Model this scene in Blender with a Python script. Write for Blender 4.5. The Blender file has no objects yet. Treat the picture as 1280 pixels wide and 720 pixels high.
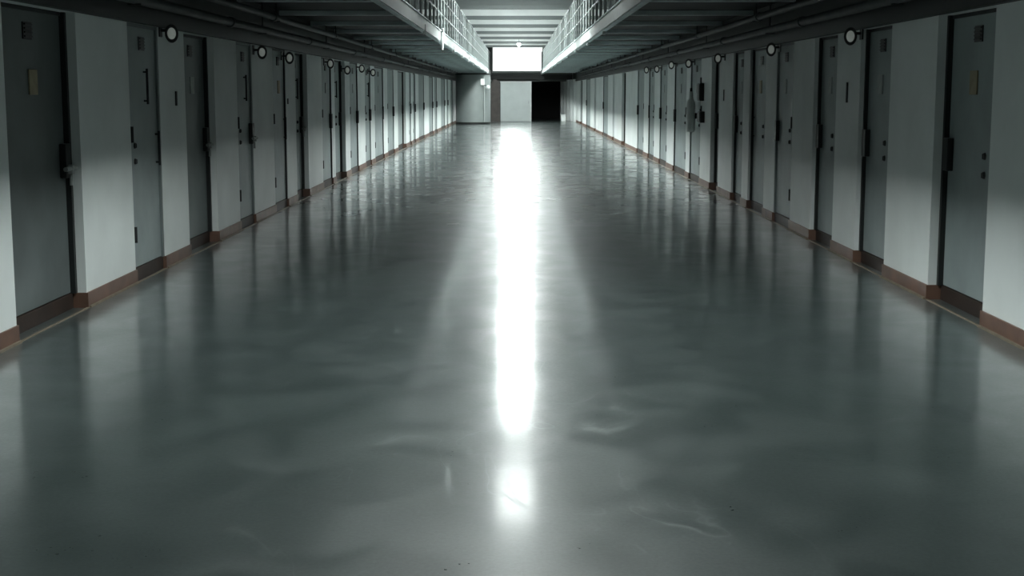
import bpy, bmesh, math, random
from mathutils import Vector, Matrix
random.seed(7)
S = bpy.context.scene
C = S.collection
PI = math.pi

# ------------------------------------------------------------------ camera
F = 1750.0
CAM_H = 1.67
PITCH = math.atan(245.0 / F)
YAW = 6.0 / F
cd = bpy.data.cameras.new('camera'); cam = bpy.data.objects.new('camera', cd); C.objects.link(cam)
cd.sensor_width = 36; cd.lens = F / 1280 * 36; cd.clip_end = 300; cd.clip_start = 0.05
cam.location = (0, 0, CAM_H); cam.rotation_euler = (PI/2 - PITCH, 0, YAW)
S.camera = cam
LW, RW = 3.36, 3.34              # wall planes left / right of the middle
GL, GR = 1.55, 1.42              # gallery edges
END = 85.0
def yl(px): return F * LW / ((646 - px) * math.cos(PITCH))
def yr(px): return F * RW / ((px - 646) * math.cos(PITCH))

# ------------------------------------------------------------------ materials
def mat(name, col, rough=0.5, metal=0.0, noise=0.0, scale=3.0, col2=None, emit=None, bump=0.0, bscale=60, stretch=(1,1,1), spec=0.5):
    m = bpy.data.materials.new(name); m.use_nodes = True
    nt = m.node_tree; b = nt.nodes['Principled BSDF']
    b.inputs['Base Color'].default_value = (*col, 1); b.inputs['Roughness'].default_value = rough
    b.inputs['Metallic'].default_value = metal; b.inputs['Specular IOR Level'].default_value = spec
    if noise or bump:
        tc = nt.nodes.new('ShaderNodeTexCoord'); mp = nt.nodes.new('ShaderNodeMapping')
        mp.inputs['Scale'].default_value = stretch
        nt.links.new(tc.outputs['Object'], mp.inputs['Vector'])
    if noise:
        n = nt.nodes.new('ShaderNodeTexNoise'); n.inputs['Scale'].default_value = scale; n.inputs['Detail'].default_value = 6
        nt.links.new(mp.outputs['Vector'], n.inputs['Vector'])
        r = nt.nodes.new('ShaderNodeValToRGB')
        c2 = col2 or tuple(c * (1 - noise) for c in col)
        r.color_ramp.elements[0].position = 0.35; r.color_ramp.elements[0].color = (*c2, 1)
        r.color_ramp.elements[1].position = 0.65; r.color_ramp.elements[1].color = (*col, 1)
        nt.links.new(n.outputs['Fac'], r.inputs['Fac']); nt.links.new(r.outputs['Color'], b.inputs['Base Color'])
    if bump:
        n2 = nt.nodes.new('ShaderNodeTexNoise'); n2.inputs['Scale'].default_value = bscale; n2.inputs['Detail'].default_value = 4
        nt.links.new(mp.outputs['Vector'], n2.inputs['Vector'])
        bp = nt.nodes.new('ShaderNodeBump'); bp.inputs['Strength'].default_value = bump; bp.inputs['Distance'].default_value = 0.01
        nt.links.new(n2.outputs['Fac'], bp.inputs['Height']); nt.links.new(bp.outputs['Normal'], b.inputs['Normal'])
    if emit:
        b.inputs['Emission Color'].default_value = (*emit[0], 1); b.inputs['Emission Strength'].default_value = emit[1]
    return m

M = {}
M['wall'] = mat('white_wall_paint', (.74, .785, .775), .55, noise=.10, scale=1.6, bump=.05, bscale=25)
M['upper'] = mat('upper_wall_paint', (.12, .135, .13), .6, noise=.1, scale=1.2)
M['dark'] = mat('dark_steel', (.011, .014, .014), .55, noise=.3, scale=4)
M['black'] = mat('black_metal', (.012, .014, .014), .45, noise=.2, scale=9)
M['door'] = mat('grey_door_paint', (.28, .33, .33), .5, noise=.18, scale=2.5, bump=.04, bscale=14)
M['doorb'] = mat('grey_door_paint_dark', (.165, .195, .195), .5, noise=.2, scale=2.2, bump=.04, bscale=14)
M['doorc'] = mat('grey_door_paint_shaded', (.115, .135, .135), .5, noise=.25, scale=2.2, bump=.04, bscale=14)  # door grey darkened, recess shade put into the colour
M['brown'] = mat('brown_baseboard', (.15, .082, .056), .5, noise=.3, scale=5)
M['sill'] = mat('shaded_brown_sill', (.030, .017, .012), .6, noise=.4, scale=6)  # baseboard brown darkened, shade of the door recess put into the colour
M['tan'] = mat('tan_edge', (.20, .165, .12), .6, noise=.3, scale=9)
M['tag'] = mat('tan_tag', (.34, .29, .18), .6, noise=.2, scale=12)
M['greytag'] = mat('grey_tag', (.33, .36, .35), .5, noise=.2, scale=12)
M['pipe'] = mat('pipe_paint', (.058, .068, .068), .65, noise=.35, scale=3, spec=.2)
M['rail'] = mat('rail_paint', (.19, .22, .215), .45, noise=.15, scale=4)
M['fascia'] = mat('fascia_paint', (.46, .49, .485), .5, noise=.12, scale=3)
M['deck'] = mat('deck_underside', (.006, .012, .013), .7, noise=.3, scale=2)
M['beam'] = mat('beam_paint', (.72, .84, .84), .5, noise=.2, scale=3)
M['ceil'] = mat('ceiling_paint', (.16, .18, .175), .7, noise=.12, scale=1.5)
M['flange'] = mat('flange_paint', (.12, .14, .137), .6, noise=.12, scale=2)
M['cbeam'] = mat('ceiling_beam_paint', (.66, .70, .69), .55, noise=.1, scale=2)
M['housing'] = mat('lamp_housing', (.55, .57, .56), .4, noise=.1, scale=8)
M['diffuser'] = mat('lamp_diffuser', (.9, .95, .94), .4, emit=((.93, 1.0, .98), 42.0))
M['diffuser2'] = mat('lamp_diffuser_dim', (.9, .95, .94), .4, emit=((.93, 1.0, .98), 6.0))
M['diffuser3'] = mat('lamp_diffuser_mid', (.9, .95, .94), .4, emit=((.93, 1.0, .98), 26.0))
M['pane'] = mat('bright_pane', (.8, .85, .84), .5, emit=((.95, 1.0, .99), .75))
M['panel'] = mat('pale_panel_paint', (.38, .42, .415), .5, noise=.08, scale=2)
M['booth'] = mat('booth_paint', (.25, .28, .275), .45, noise=.1, scale=2)
M['voidm'] = mat('black_recess', (.006, .006, .007), .8, noise=.2, scale=2)  # unlit darkness of the far recess put into the colour
M['redbrown'] = mat('dark_brown_panel', (.050, .042, .038), .6, noise=.25, scale=4)
M['lamp'] = mat('lamp_glass', (.88, .90, .84), .25, noise=.15, scale=20, emit=((.9, 1, .92), .05))  # glass of unlit lamps, given an added faint glow to look pale
M['wire'] = mat('white_box_paint', (.82, .86, .84), .4, noise=.1, scale=9)

# floor: glossy worn painted concrete
def floor_mat():
    m = bpy.data.materials.new('glossy_floor_paint'); m.use_nodes = True
    nt = m.node_tree; b = nt.nodes['Principled BSDF']; N = nt.nodes.new; L = nt.links.new
    tc = N('ShaderNodeTexCoord')
    def noise(sc, det, st=(1,1,1), dist=0):
        mp = N('ShaderNodeMapping'); mp.inputs['Scale'].default_value = st; L(tc.outputs['Object'], mp.inputs['Vector'])
        n = N('ShaderNodeTexNoise'); n.inputs['Scale'].default_value = sc; n.inputs['Detail'].default_value = det
        n.inputs['Distortion'].default_value = dist
        L(mp.outputs['Vector'], n.inputs['Vector']); return n.outputs['Fac']
    def ramp(f, p0, p1, v0, v1):
        r = N('ShaderNodeMapRange'); r.inputs['From Min'].default_value = p0; r.inputs['From Max'].default_value = p1
        r.inputs['To Min'].default_value = v0; r.inputs['To Max'].default_value = v1; L(f, r.inputs['Value']); return r.outputs['Result']
    def math_(op, a, bb):
        x = N('ShaderNodeMath'); x.operation = op
        for i, v in enumerate((a, bb)):
            if isinstance(v, (int, float)): x.inputs[i].default_value = v
            else: L(v, x.inputs[i])
        return x.outputs[0]
    big = noise(.55, 5); mid = noise(2.3, 8, (1, .8, 1), .6); fine = noise(42, 5); patch = noise(1.1, 4, (1, .6, 1), .4)
    # colour
    cr = N('ShaderNodeValToRGB')
    cr.color_ramp.elements[0].position = .3; cr.color_ramp.elements[0].color = (.041, .056, .055, 1)
    cr.color_ramp.elements[1].position = .7; cr.color_ramp.elements[1].color = (.058, .078, .076, 1)
    L(math_('ADD', math_('MULTIPLY', big, .6), math_('MULTIPLY', mid, .4)), cr.inputs['Fac'])
    # scratch and scuff mask: thin level lines of a stretched noise
    sn = noise(1.5, 3, (1.0, .35, 1), 1.6)
    sl = ramp(math_('ABSOLUTE', math_('SUBTRACT', sn, .5), 0), 0, .012, 1, 0)
    sg = ramp(noise(1.1, 2), .48, .58, 0, 1)
    sx = N('ShaderNodeSeparateXYZ'); L(tc.outputs['Object'], sx.inputs[0])
    lane = ramp(math_('ABSOLUTE', sx.outputs[0], 0), .5, 1.4, 1, 0)      # the walked lane is the worn one
    scr = math_('MULTIPLY', math_('MULTIPLY', sl, sg), lane)
    mx = N('ShaderNodeMixRGB'); mx.inputs[2].default_value = (.17, .20, .195, 1)
    L(math_('MULTIPLY', scr, .75), mx.inputs[0]); gr = N('ShaderNodeMixRGB'); gr.blend_type = 'MULTIPLY'; gr.inputs[0].default_value = 1.0
    gv = N('ShaderNodeCombineColor'); g1 = ramp(noise(70, 3), .3, .7, .78, 1.2)
    for k in range(3): L(g1, gv.inputs[k])
    L(cr.outputs['Color'], gr.inputs[1]); L(gv.outputs[0], gr.inputs[2]); L(gr.outputs[0], mx.inputs[1])
    L(mx.outputs[0], b.inputs['Base Color'])
    ro = math_('ADD', ramp(mid, .36, .64, .29, .40), math_('MULTIPLY', scr, .12))
    ro = math_('ADD', ro, ramp(fine, .3, .7, -.02, .03))
    L(ro, b.inputs['Roughness'])
    b.inputs['Coat Weight'].default_value = .85; b.inputs['Coat IOR'].default_value = 1.45
    L(math_('ADD', ramp(patch, .3, .7, .10, .145), math_('ADD', ramp(fine, .3, .7, -.015, .02), math_('MULTIPLY', scr, .06))), b.inputs['Coat Roughness'])
    b.inputs['Specular IOR Level'].default_value = .75
    return m
M['floor'] = floor_mat()

# ------------------------------------------------------------------ mesh helpers
def box(bm, x0, x1, y0, y1, z0, z1, bev=0):
    if x0 > x1: x0, x1 = x1, x0
    g = bmesh.ops.create_cube(bm, size=1)
    vs = g['verts']
    for v in vs:
        v.co = Vector((x0 + (v.co.x + .5) * (x1 - x0), y0 + (v.co.y + .5) * (y1 - y0), z0 + (v.co.z + .5) * (z1 - z0)))
    if bev:
        es = list({e for v in vs for e in v.link_edges})
        bmesh.ops.bevel(bm, geom=es, offset=bev, segments=2, affect='EDGES', profile=.6)
def cyl(bm, p, q, r, r2=None, seg=14):
    p, q = Vector(p), Vector(q); d = q - p
    rot = d.to_track_quat('Z', 'Y').to_matrix().to_4x4()
    bmesh.ops.create_cone(bm, cap_ends=True, segments=seg, radius1=r, radius2=r if r2 is None else r2, depth=d.length,
                          matrix=Matrix.Translation((p + q) / 2) @ rot)
def ring(bm, c, R, r, axis='X', seg=24, s2=8, sz=1.0):
    vs = []
    for i in range(seg):
        a = 2 * PI * i / seg; row = []
        for j in range(s2):
            t = 2 * PI * j / s2
            rr = R + r * math.cos(t); h = r * math.sin(t)
            row.append(bm.verts.new((c[0] + h, c[1] + rr * math.cos(a), c[2] + rr * math.sin(a) * sz)))
        vs.append(row)
    for i in range(seg):
        for j in range(s2):
            bm.faces.new((vs[i][j], vs[(i+1) % seg][j], vs[(i+1) % seg][(j+1) % s2], vs[i][(j+1) % s2]))
def lathe(bm, prof, seg=28, c=(0, 0)):
    rows = []
    for r, z in prof:
        rows.append([bm.verts.new((c[0] + r * math.cos(2*PI*i/seg), c[1] + r * math.sin(2*PI*i/seg), z)) for i in range(seg)])
    for a, b in zip(rows[:-1], rows[1:]):
        for i in range(seg):
            bm.faces.new((a[i], a[(i+1) % seg], b[(i+1) % seg], b[i]))
    bm.faces.new(rows[0][::-1]); bm.faces.new(rows[-1])
def obj(name, bm, m, parent=None, smooth=False):
    bmesh.ops.recalc_face_normals(bm, faces=bm.faces[:])
    me = bpy.data.meshes.new(name); bm.to_mesh(me); bm.free(); me.materials.append(m)
    if smooth:
        for p in me.polygons: p.use_smooth = True
        try: me.set_sharp_from_angle(angle=.7)
        except Exception: pass
    o = bpy.data.objects.new(name, me); C.objects.link(o)
    if parent: o.parent = parent
    return o
def link_mesh(name, me, parent, loc=(0,0,0)):
    o = bpy.data.objects.new(name, me); C.objects.link(o); o.parent = parent; o.location = loc; return o
def tag(o, label=None, cat=None, group=None, kind=None):
    if label: o['label'] = label
    if cat: o['category'] = cat
    if group: o['group'] = group
    if kind: o['kind'] = kind
    return o
def thing(name, label, cat, loc=(0,0,0), group=None, kind=None):
    o = bpy.data.objects.new(name, None); C.objects.link(o); o.location = loc; o.empty_display_size = .1
    return tag(o, label, cat, group, kind)
B = bmesh.new
def dup(root, loc, label, mirror=False, group=None):
    r = root.copy(); C.objects.link(r); r.location = loc; r['label'] = label
    if mirror: r.rotation_euler = (0, 0, PI)
    if group: r['group'] = group
    for ch in list(root.children):
        c = ch.copy(); C.objects.link(c); c.parent = r
        for g in ch.children:
            d = g.copy(); C.objects.link(d); d.parent = c
    return r

# ------------------------------------------------------------------ floor, ceiling, ends
Y0, Y1 = -7.0, 93.0
bm = B(); box(bm, -3.9, 3.9, Y0, Y1, -.2, 0)
tag(obj('floor', bm, M['floor']), 'glossy grey green painted concrete floor of the corridor', 'floor', kind='structure')
CZ = 4.50
bm = B(); box(bm, -3.9, 3.9, Y0, Y1, CZ, CZ + .2)
ceil = tag(obj('ceiling', bm, M['ceil']), 'grey ceiling above the upper galleries', 'ceiling', kind='structure')
cb_y = [0.4 + 5.6 * k for k in range(-1, 14)]
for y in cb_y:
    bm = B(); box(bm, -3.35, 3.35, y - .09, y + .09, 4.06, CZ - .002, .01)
    o = obj('ceiling_beam', bm, M['cbeam'] if y > 42 else M['flange'], ceil)  # nearer, unseen beams darkened to cut bounced light
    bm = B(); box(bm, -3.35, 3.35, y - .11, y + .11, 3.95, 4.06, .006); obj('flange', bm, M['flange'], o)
bm = B(); box(bm, -3.9, 3.9, Y0 - .2, Y0, 0, CZ)
tag(obj('wall_back', bm, M['dark']), 'dark wall behind the viewpoint', 'wall', kind='structure')

# ------------------------------------------------------------------ doors table
left_px = [(5.5, 97, 1), (161, 199, 0), (231, 268, 1), (296, 315, 0), (341, 357, 0), (369, 384, 1), (402, 414, 0), (418, 431, 1),
           (437, 447, 0), (456, 463, 0), (468, 479, 0), (484, 492, 0), (497, 507, 1), (511, 513.5, 0), (516, 519, 0), (523, 530, 0),
           (536, 541, 0), (543, 546, 0), (551, 556, 0), (558, 560, 0), (563, 565.5, 0)]
right_px = [(1240, 1169, 1), (1112, 1074, 0.6), (1045, 1017, 0.6), (991, 970, 0), (957, 937, 0.4), (929, 916, 0.4), (899, 889, 1), (876, 863, 0),
            (858, 843, 0), (834, 825, 0), (818, 811, 0), (805, 797, 0), (782, 777.5, 1), (768, 766, 1), (760, 754, 0), (745, 743, 1),
            (738, 733, 0), (728, 725, 1)]
WTOP = 2.27
ordn = ['nearest', 'second', 'third', 'fourth', 'fifth', 'sixth', 'seventh', 'eighth', 'ninth', 'tenth', 'eleventh', 'twelfth', 'thirteenth',
        'fourteenth', 'fifteenth', 'sixteenth', 'seventeenth', 'eighteenth', 'nineteenth', 'twentieth', 'farthest']
# shared part meshes (wall side handled by sign)
def mesh_of(fn, m, name, smooth=False):
    bm = B(); fn(bm); o = obj(name, bm, m, None, smooth); me = o.data; bpy.data.objects.remove(o); return me
def lock_fn(s):
    def f(bm):
        # s = direction into the corridor along x
        box(bm, 0, s * .05, -.065, .065, -.13, .13, .008)
    return f
def bolt_fn(s):
    def f(bm):
        cyl(bm, (s*.065, -.13, -.06), (s*.065, .14, -.06), .018, seg=10)
        box(bm, s*.045, s*.085, -.02, .02, -.10, -.03, .004)
        cyl(bm, (s*.05, .045, -.19), (s*.05, .045, -.11), .013, seg=8)
    return f
def hinge_fn(s):
    def f(bm):
        cyl(bm, (s*.02, 0, -.07), (s*.02, 0, .07), .016, seg=10)
        box(bm, 0, s*.008, -.035, .035, -.065, .065)
    return f
def key_fn(s):
    def f(bm):
        cyl(bm, (0, 0, 0), (s*.016, 0, 0), .028, .022, 14)
        box(bm, s*.012, s*.022, -.006, .006, -.018, .018)
    return f
def tagplate_fn(s):
    def f(bm): box(bm, 0, s*.012, -.085, .085, -.09, .09, .004)
    return f
def vent_fn(s):
    def f(bm):
        box(bm, 0, s*.01, -.09, .09, -.06, .06, .003)
        for k in range(4): box(bm, s*.006, s*.02, -.075, .075, -.045 + k*.028, -.035 + k*.028)
    return f
def pull_fn(s):
    def f(bm):
        cyl(bm, (s*.035, 0, -.16), (s*.035, 0, .16), .011, seg=10)
        for z in (-.13, .13): cyl(bm, (0, 0, z), (s*.036, 0, z), .009, seg=8)
    return f
PM = {}
for s in (1, -1):
    PM[s] = dict(lock=mesh_of(lock_fn(s), M['black'], 'lock_box'), bolt=mesh_of(bolt_fn(s), M['greytag'], 'bolt', True),
                 hinge=mesh_of(hinge_fn(s), M['black'], 'hinge', True), key=mesh_of(key_fn(s), M['black'], 'keyhole', True),
                 tagp=mesh_of(tagplate_fn(s), M['tag'], 'tag_plate'), gtag=mesh_of(tagplate_fn(s), M['greytag'], 'tag_plate'),
                 vent=mesh_of(vent_fn(s), M['black'], 'vent'), pull=mesh_of(pull_fn(s), M['dark'], 'pull_handle', True))

door_no = 0
def build_side(side):
    global door_no
    s = 1 if side == 'left' else -1            # direction into the corridor
    W = LW if side == 'left' else RW
    X = -s * W
    px = left_px if side == 'left' else right_px
    fn = yl if side == 'left' else yr
    doors = [(fn(a), fn(b), d) for a, b, d in px]
    wall_end = Y1 if side == 'left' else Y1
    wb = B(); bb = B(); sb = B()
    back = X - s * .45
    # upper strip over everything, then piers and recess backs
    box(wb, back, X, Y0, wall_end, WTOP, 2.90)
    prev = Y0
    def pier(a, b):
        box(wb, back, X, a, b, 0, WTOP)
        box(bb, X - s*.001, X + s*.016, a - .0, b, 0, .118)
        box(sb, X + s*.016, X + s*.034, a, b, 0, .016)
    for i, (a, b, d) in enumerate(doors):
        dep = .025 + .085 * d
        box(sb, X + s*.002, X + s*.022, a, b, 0, .006)
        pier(prev, a)
        box(wb, back, X - s*(dep + .06), a, b, 0, WTOP)
        # baseboard return on the reveal facing the viewer
        box(bb, X - s*(dep - .005), X + s*.016, b - .016, b, 0, .118)
        prev = b
        door_no += 1
        w = b - a
        lab = ('grey steel cell door in the %s wall, %s counting from the near end' % (side, ordn[i] if not (side == 'right' and i == len(doors)-1) else 'farthest'))
        D = thing('door_%d' % door_no, lab, 'door', (X, a, 0), kind='structure')
        pm = PM[s]
        xf = -s * dep                            # door face, local
        dm = M['doorc'] if (i == 0 and side == 'left') else M['doorb'] if (d == 1 and i < 3 and side == 'left') else M['door']  # deep-set near left doors take darker greys for the recess shade
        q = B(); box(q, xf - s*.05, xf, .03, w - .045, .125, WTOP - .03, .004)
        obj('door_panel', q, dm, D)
        q = B()
        box(q, xf - s*.056, xf + s*(.02 + .02*d), w - .045, w - .001, .118, WTOP - .002)
        box(q, xf - s*.056, xf + s*.004, .001, .03, .118, WTOP - .002)
        box(q, xf - s*.056, xf + s*.012, .03, w - .045, WTOP - .03, WTOP - .002)
        obj('door_frame', q, M['dark'] if (d or i % 2 == 0) else M['doorb'], D)
        q = B(); box(q, xf - s*.056, xf + s*.010, .001, w - .018, 0.0005, .118, .003)
        obj('threshold', q, M['sill'], D)
        if a < 46:
            zl = 1.15 if side == 'left' else 1.18
            off = dep * a / W + .10                  # clear of the near reveal
            if d >= .5 or i % 3 != 1:
                lb = link_mesh('lock_box', pm['lock'], D, (xf, w - .11, zl)); tag(lb, 'black lock box')
                if side == 'left' and i in (0, 2, 3, 5): link_mesh('bolt', pm['bolt'], lb)
            else:
                link_mesh('pull_handle', pm['pull'], D, (xf, w - .12, zl))
            for z in (.42, 1.30): link_mesh('hinge', pm['hinge'], D, (xf, .055, z))
            if a < 36:
                if side == 'right' or i % 2:
                    for z in (1.06, 1.20): link_mesh('keyhole', pm['key'], D, (xf, min(off, w - .3), z))
                if i % 2 == 0 or side == 'right':
                    link_mesh('tag_plate', pm['tagp'] if i in (0, 4) else pm['gtag'], D, (xf, w * .55, 1.74))
                else:
                    link_mesh('pull_handle', pm['pull'], D, (xf, w * .55, 1.72))
                link_mesh('vent', pm['vent'], D, (xf, w * .5, 2.1))
        elif a < 70:
            link_mesh('lock_box', pm['lock'], D, (xf, w - .11, 1.16))
    pier(prev, wall_end)
    wall = tag(obj('wall_' + side, wb, M['wall']), 'white painted %s wall of piers between cell doors' % side, 'wall', kind='structure')
    base = tag(obj('baseboard_' + side, bb, M['brown']), 'brown baseboard along the foot of the %s wall' % side, 'baseboard', kind='structure')
    obj('edge_strip', sb, M['tan'], base)
    # dark channel over the doors; the sheet above it paints in the shadow
    q = B(); box(q, X + s*.001, X + s*.07, Y0, END - 1, WTOP, WTOP + .07); box(q, X + s*.001, X + s*.02, Y0, END - 1, WTOP + .07, 2.86)
    tag(obj('trim_%d' % (1 if side == 'left' else 2), q, M['dark']), 'dark channel and painted shadow sheet along the top of the %s wall' % side, 'trim', kind='structure')
    # upper storey wall
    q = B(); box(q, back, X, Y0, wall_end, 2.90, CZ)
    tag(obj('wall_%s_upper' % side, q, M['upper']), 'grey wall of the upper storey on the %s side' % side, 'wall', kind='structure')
    # two pipes on hangers
    pl = {0: ('lower', X + s*.14, 2.45, .046), 1: ('upper', X + s*.25, 2.62, .042)}
    for k in pl:
        nm, xx, zz, r = pl[k]
        P = thing('pipe', 'dark grey service pipe, %s of the two running above the %s doors' % (nm, side), 'pipe', (xx, 0, zz), group=None)
        q = B(); cyl(q, (0, Y0 + .02, 0), (0, 72.6, 0), r, seg=16); obj('tube', q, M['pipe'], P, True)
        cm = None
        for yy in range(10, 70, 6):
            y = yy + (2.2 if k else 0)
            if cm is None:
                q = B(); cyl(q, (0, -.06, 0), (0, .06, 0), r + .014, seg=16)
                o = obj('coupling', q, M['pipe'], P, True); cm = o.data; o.location = (0, y, 0)
            else: link_mesh('coupling', cm, P, (0, y, 0))
        hm = None
        for yy in range(12, 71, 6):
            y = yy + (.4 if k else 0)
            if hm is None:
                q = B(); cyl(q, (0, 0, 0), (0, 0, 2.85 - zz), .009, seg=8)
                box(q, -r - .01, r + .01, -.015, .015, -r - .008, -r + .004)
                o = obj('hanger', q, M['dark'], P); hm = o.data; o.location = (0, y, 0)
            else: link_mesh('hanger', hm, P, (0, y, 0))
    return doors
DL = build_side('left')
DR = build_side('right')

# ------------------------------------------------------------------ galleries and railings
for side in ('left', 'right'):
    s = 1 if side == 'left' else -1
    W = LW if side == 'left' else RW
    G = GL if side == 'left' else GR
    X = -s * W; E = -s * G
    g = thing('gallery_walkway', 'upper gallery walkway cantilevered over the %s row of doors' % side, 'gallery', (0, 0, 0), kind='structure')
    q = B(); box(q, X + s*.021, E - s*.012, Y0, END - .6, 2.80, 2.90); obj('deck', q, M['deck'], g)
    q = B(); box(q, E - s*.012, E, Y0, END - .6, 2.70, 2.905); obj('fascia', q, M['fascia'], g)
    q = B(); box(q, E - s*.09, E - s*.013, Y0, END - .6, 2.685, 2.70); box(q, E, E + s*.02, Y0, END - .6, 2.895, 2.91); obj('edge_angle', q, M['beam'], g)
    y = 2.0; bmsh = None
    while y < END - 2:
        if bmsh is None:
            q = B(); box(q, X + s*.03, E - s*.013, -.07, .07, 2.735, 2.80, .004)
            o = obj('cross_beam', q, M['beam'], g); bmsh = o.data; o.location = (0, y, 0)
        else: link_mesh('cross_beam', bmsh, g, (0, y, 0))
        y += 3.0
    # small brackets under the edge
    q = B(); box(q, -.004, .045, -.02, .02, -.17, .0, .003); box(q, -.004, .03, -.06, .06, -.02, .0, .003)
    bme = obj('bracket', q, M['fascia'], g).data; bpy.data.objects.remove([o for o in g.children if o.data == bme][0])
    for k in range(10):
        o = link_mesh('bracket', bme, g, (E - s*.03, 24 + 5.5 * k, 2.80))
    # railing
    R = thing('gallery_railing', 'pale steel railing of posts and rails along the %s gallery edge' % side, 'railing', (E - s*.05, 0, 2.90))
    q = B()
    cyl(q, (0, Y0 + .05, 1.07), (0, END - .7, 1.07), .026, seg=10); obj('top_rail', q, M['rail'], R, True)
    for z in (.40, .73):
        q = B(); cyl(q, (0, Y0 + .05, z), (0, END - .7, z), .017, seg=8); obj('mid_rail', q, M['rail'], R, True)
    q = B(); cyl(q, (0, 0, 0), (0, 0, 1.07), .024, seg=10); box(q, -.045, .045, -.045, .045, 0, .012)
    pme = obj('post', q, M['rail'], R, True).data; bpy.data.objects.remove([o for o in R.children if o.data == pme][0])
    y = 15.0
    while y < END - 1:
        link_mesh('post', pme, R, (0, y, 0)); y += 1.25
# a bent bracket hanging from the left gallery edge
q = B(); cyl(q, (-1.52, 29.0, 2.94), (-1.50, 28.6, 2.50), .036, .022, 10); box(q, -1.56, -1.49, 28.9, 29.1, 2.86, 2.95, .005)
tag(obj('hanging_bracket', q, M['fascia'], None, True), 'white pointed bracket hanging from the left gallery edge', 'bracket')

# ------------------------------------------------------------------ ceiling lights
LZ = 4.21
lamps = [(7.2, 1.4), (10.7, 2.4), (20.2, 1.6), (29.6, 3.6)] + [(36.4 + 5.6 * k, 3.4) for k in range(8)]
nm = ['nearest', 'second', 'third', 'fourth', 'fifth', 'sixth', 'seventh', 'eighth', 'ninth', 'tenth', 'eleventh', 'farthest']
HW = .26
for k, (y, ln) in enumerate(lamps):
    xo = -.22 if k >= 10 else -.02
    t = thing('ceiling_light', 'white lit ceiling light hanging over the corridor, %s in its row' % nm[k], 'ceiling light', (xo, y, LZ), group='ceiling lights down the middle')
    q = B(); box(q, -HW + .03, HW - .03, -ln/2 + .03, ln/2 - .03, .10, .14, .01); obj('housing', q, M['housing'], t)
    q = B(); box(q, -HW, HW, -ln/2, ln/2, 0, .10, .02); obj('diffuser', q, M['diffuser2' if k == 2 else 'diffuser3' if k == 1 else 'diffuser'], t)
    q = B()
    for yy in (-ln/2 + .3, ln/2 - .3): cyl(q, (0, yy, .14), (0, yy, CZ - LZ - .001), .01, seg=8)
    obj('suspension_rod', q, M['housing'], t)

t = thing('hanging_bulb', 'single bright bare bulb hanging below the ceiling beams near the far end', 'light bulb', (.10, 66.3, 3.86))
q = B(); bmesh.ops.create_uvsphere(q, u_segments=16, v_segments=10, radius=.085); obj('bulb', q, M['diffuser'], t, True)
q = B(); cyl(q, (0, 0, .07), (0, 0, .16), .035, seg=12); obj('socket', q, M['dark'], t, True)
q = B(); cyl(q, (0, 0, .16), (0, 0, CZ - 3.86 - .001), .008, seg=8); obj('cord', q, M['dark'], t)

# ------------------------------------------------------------------ far end
# upper bright window
wz0, wz1 = 2.80, 4.36
WN = thing('window_1', 'bright frosted window filling the upper end of the corridor', 'window', (0, END, 0), kind='structure')
q = B(); box(q, -1.44, 1.52, 0, .03, wz0 + .12, wz1 - .05); obj('window_pane', q, M['pane'], WN)
q = B()
box(q, -1.50, 1.58, -.03, .05, wz0, wz0 + .12, .006); box(q, -1.50, 1.58, -.03, .05, wz1 - .05, wz1 + .04, .006)
box(q, -1.50, -1.44, -.03, .05, wz0 + .12, wz1 - .05); box(q, 1.52, 1.58, -.03, .05, wz0 + .12, wz1 - .05)
obj('window_frame', q, M['fascia'], WN)
q = B()
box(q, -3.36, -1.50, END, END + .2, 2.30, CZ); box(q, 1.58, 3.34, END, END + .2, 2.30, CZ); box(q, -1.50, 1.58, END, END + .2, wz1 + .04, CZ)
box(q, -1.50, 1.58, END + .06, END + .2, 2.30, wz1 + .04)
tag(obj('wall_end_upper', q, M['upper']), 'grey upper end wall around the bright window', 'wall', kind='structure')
q = B(); box(q, -3.36, 3.34, END - .18, END - .001, 2.40, 2.68, .01); box(q, -3.36, 3.34, END - .26, END - .181, 2.62, 2.68)
tag(obj('trim_3', q, M['black']), 'black steel beam across the end of the corridor', 'trim', kind='structure')
q = B(); box(q, -3.8, 3.8, Y1 - .2, Y1, 0, CZ)
tag(obj('wall_end', q, M['voidm']), 'black end wall of the unlit recess', 'wall', kind='structure')
q = B(); box(q, -3.359, -1.6, 81.2, 81.4, 0, 2.40)
tag(obj('wall_end_left', q, M['dark']), 'dark cross wall behind the curved booth', 'wall', kind='structure')
# dark side wall lining of recess on the right, beyond the lit wall
q = B()
for k in range(5):
    box(q, 3.18 - .115*k, 3.339, 79.2 + 2.1*k, 80.3 + 2.1*k, 0.001, 2.38)
tag(obj('wall_end_right', q, M['wall']), 'white stepped piers at the far end of the right wall', 'wall', kind='structure')
# big pale door leaf
P = thing('door_%d' % (door_no + 1), 'wide pale grey blank door closing the far end of the corridor', 'door', (-.07, 80.2, 0), kind='structure')
q = B(); box(q, -.86, .82, 0, .07, .01, 2.20, .006); obj('door_panel', q, M['panel'], P)
q = B(); box(q, .82, .90, -.02, .09, 0.001, 2.27, .004); box(q, -.88, .82, -.02, .09, 2.20, 2.27, .004); obj('door_frame', q, M['fascia'], P)
q = B(); box(q, -.04, .0, -.05, -.005, 0, .16, .006)
hn = obj('door_handle', q, M['greytag'], P); hn.location = (.76, 0, 1.0)
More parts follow.
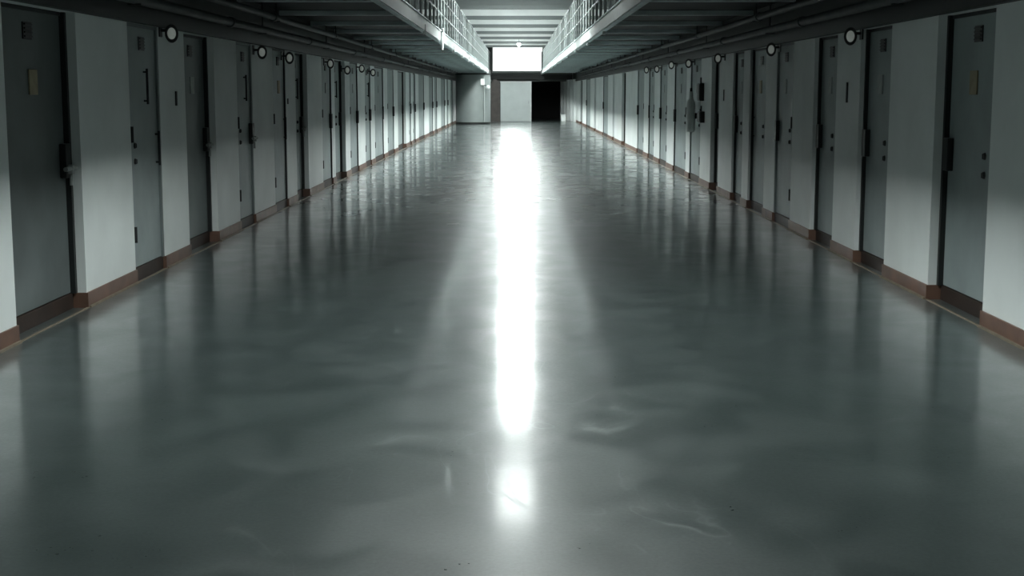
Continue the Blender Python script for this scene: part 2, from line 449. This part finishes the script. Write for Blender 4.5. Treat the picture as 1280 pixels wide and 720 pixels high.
# dark brown jamb panel with arched top left of it
q = B()
pts = [(-1.46, 0.001), (-.96, 0.001), (-.96, 2.1)] + [(-1.21 + .25 * math.cos(a), 2.1 + .28 * math.sin(a)) for a in [PI * k / 10 for k in range(1, 10)]] + [(-1.46, 2.1)]
f0 = q.faces.new([q.verts.new((x, 80.30, z)) for x, z in pts])
ex = bmesh.ops.extrude_face_region(q, geom=[f0])
for v in [v for v in ex['geom'] if isinstance(v, bmesh.types.BMVert)]: v.co.y += .12
tag(obj('trim_4', q, M['redbrown']), 'dark brown arched panel beside the wide pale end door', 'trim', kind='structure')

# curved booth
bx, by, br = -2.30, 74.4, .92
T = thing('curved_booth', 'pale grey round booth standing at the far left end', 'booth', (bx, by, 0))
q = B(); lathe(q, [(br, .10), (br, 2.56)], 48); obj('curved_wall', q, M['booth'], T, True)
q = B(); lathe(q, [(br + .02, .001), (br + .02, .10), (br + .001, .11)], 48); obj('base_band', q, M['black'], T, True)
q = B(); lathe(q, [(br, 2.56), (br + .03, 2.56), (br + .03, 2.63), (br, 2.63)], 48); obj('cap_band', q, M['dark'], T, True)
q = B(); box(q, .58, .62, -.82, -.74, .12, 2.5, .005); obj('seam_strip', q, M['fascia'], T)
t = thing('booth_lamp', 'small white wall lamp on the front of the round booth', 'lamp', (-1.78, 73.52, 2.05))
q = B(); box(q, -.10, .10, -.03, .06, -.02, .30, .01); obj('lamp_box', q, M['wire'], t)
q = B(); bmesh.ops.create_uvsphere(q, u_segments=16, v_segments=10, radius=.11, matrix=Matrix.Translation((.28, -.06, -.14))); obj('lamp_globe', q, M['wire'], t, True)
q = B(); cyl(q, (.05, 0, .0), (.28, -.05, -.10), .02, seg=8); obj('lamp_arm', q, M['dark'], t)
# white box at the end of right wall
q = B(); box(q, 2.52, 2.80, 80.4, 80.8, 0.001, .36, .02); box(q, 2.50, 2.82, 80.38, 80.82, .36, .41, .01)
tag(obj('storage_box', q, M['wire']), 'small white lidded box on the floor at the far right wall end', 'box')

# ------------------------------------------------------------------ wall lamps (round, unlit, caged)
L0 = thing('bulkhead_lamp', 'x', 'wall lamp', (0, 0, 0), group='round unlit wall lamps above the piers')
# faces the viewer's end of the corridor, held off the wall by a short arm (built for the left wall; mirrored copy for the right)
def lamp_parts(root, s):
    R4 = Matrix.Translation((s*.115, 0, 0)) @ Matrix.Rotation(-PI/2 + s*.25, 4, 'Z')
    def put(q): bmesh.ops.transform(q, matrix=R4, verts=q.verts)
    q = B(); cyl(q, (-.07, 0, 0), (.02, 0, 0), .05, .058, 24); put(q); obj('back_plate', q, M['black'], root, True)
    q = B(); bmesh.ops.create_uvsphere(q, u_segments=18, v_segments=12, radius=.043, matrix=Matrix.Translation((.02, 0, 0)) @ Matrix.Diagonal((.7, 1, 1.4, 1))); put(q); obj('lamp_glass', q, M['lamp'], root, True)
    q = B(); ring(q, (.03, 0, 0), .050, .012, sz=1.4); put(q); obj('guard_ring', q, M['black'], root, True)
    q = B(); cyl(q, (-s*.004, .02, .03), (s*.10, .02, .03), .014, seg=10); box(q, -s*.004, s*.012, -.03, .07, -.03, .09, .003); obj('wall_arm', q, M['black'], root)
lamp_parts(L0, 1)
L1 = thing('bulkhead_lamp', 'x', 'wall lamp', (0, 0, 0), group='round unlit wall lamps above the piers'); lamp_parts(L1, -1)
lampsL = [(216, 43, 'on the second white pier of the left wall'), (328, 66, 'on the fourth white pier of the left wall'), (362, 73, 'on the fifth white pier of the left wall'),
          (413, 80, 'on the narrow seventh pier of the left wall'), (434, 88, 'on the eighth pier of the left wall'), (452, 86, 'on the ninth pier of the left wall'), (466, 91, 'on the tenth pier of the left wall')]
lampsR = [(1061, 47, 'on the second white pier of the right wall'), (963, 63, 'on the fourth white pier of the right wall'), (897, 74, 'on the sixth white pier of the right wall'),
          (860.5, 80, 'on the narrow eighth pier of the right wall'), (839, 82, 'on the ninth pier of the right wall'), (821, 87, 'on the tenth pier of the right wall'), (808, 88, 'on the eleventh pier of the right wall')]
for s, lst in ((1, lampsL), (-1, lampsR)):
    for n, (x, y, where) in enumerate(lst):
        xx = x - s * (.115 / LW) * abs(x - 646)          # lamp centre stands off the wall
        Y = yl(xx) if s == 1 else yr(xx)
        X = -LW if s == 1 else RW
        z = CAM_H + (115 - y) / abs(x - 646) * (LW - .115)
        lab = 'round unlit black ringed lamp ' + where
        src = L0 if s == 1 else L1
        if n == 0: src.location = (X, Y, z); src['label'] = lab
        else: dup(src, (X, Y, z), lab)

# thin dark wall plates on piers
def plate(s, x, y0, y1, label):
    Y = yl(x) if s == 1 else yr(x); X = -LW if s == 1 else RW; k = LW / abs(x - 646)
    q = B(); z0 = CAM_H - (y1 - 115) * k; z1 = CAM_H + (115 - y0) * k
    box(q, X - s*.004, X + s*.012, Y - .025, Y + .025, z0, z1, .004)
    tag(obj('slot_plate', q, M['dark']), label, 'wall plate')
plate(1, 219, 114, 132, 'small upright dark plate on the second pier of the left wall')
plate(1, 359, 123, 130, 'small upright dark plate on the fifth pier of the left wall')
plate(-1, 1059, 103, 128, 'thin upright dark plate on the second pier of the right wall')
plate(-1, 905, 112, 126, 'thin upright dark plate on the sixth pier of the right wall')
# junction boxes on the right pier
def jbox(x, y0, y1, label, w=.2):
    Y = yr(x); k = RW / abs(x - 646); z0 = CAM_H - (y1 - 115) * k; z1 = CAM_H + (115 - y0) * k
    t = thing('junction_box', label, 'junction box', (RW, Y, (z0 + z1) / 2)); h = (z1 - z0) / 2
    q = B(); box(q, .004, -.08, -w/2, w/2, -h, h, .012); obj('case', q, M['black'], t)
    q = B(); box(q, -.081, -.092, -w/2 + .02, w/2 - .02, -h + .02, h - .02, .004); obj('cover', q, M['black'], t)
    q = B(); cyl(q, (-.04, 0, h), (-.04, 0, h + .10), .014, seg=8); obj('conduit_stub', q, M['pipe'], t, True)
jbox(878.5, 104, 126, 'black junction box on right wall pier, upper of two', .34)
jbox(879.5, 139, 153, 'black junction box on right wall pier, lower of two', .36)
# pale cylinder in front of the eighth right door
Yc = yr(870.5); kk = RW / (870.5 - 646)
t = thing('gas_cylinder', 'pale grey upright cylinder mounted in front of the eighth right door', 'cylinder', (RW - .10, Yc, .93))
q = B(); lathe(q, [(.05, 0), (.078, .02), (.08, .05), (.08, .52), (.07, .58), (.04, .62), (.036, .74), (.02, .75)], 24); obj('cylinder_body', q, M['wire'], t, True)
q = B(); cyl(q, (0, 0, .74), (0, 0, .80), .022, seg=12); box(q, -.015, .015, -.06, .06, .79, .815, .004); obj('valve', q, M['dark'], t)
q = B(); box(q, .075, .125, -.03, .03, .25, .35, .004); ring_c = None; obj('bracket', q, M['dark'], t)

# ------------------------------------------------------------------ world and view
w = bpy.data.worlds.new('world'); S.world = w; w.use_nodes = True
w.node_tree.nodes['Background'].inputs[0].default_value = (.6, .7, .7, 1); w.node_tree.nodes['Background'].inputs[1].default_value = .004
S.view_settings.view_transform = 'Standard'; S.view_settings.look = 'None'
S.view_settings.exposure = 0.78; S.view_settings.gamma = 1.0
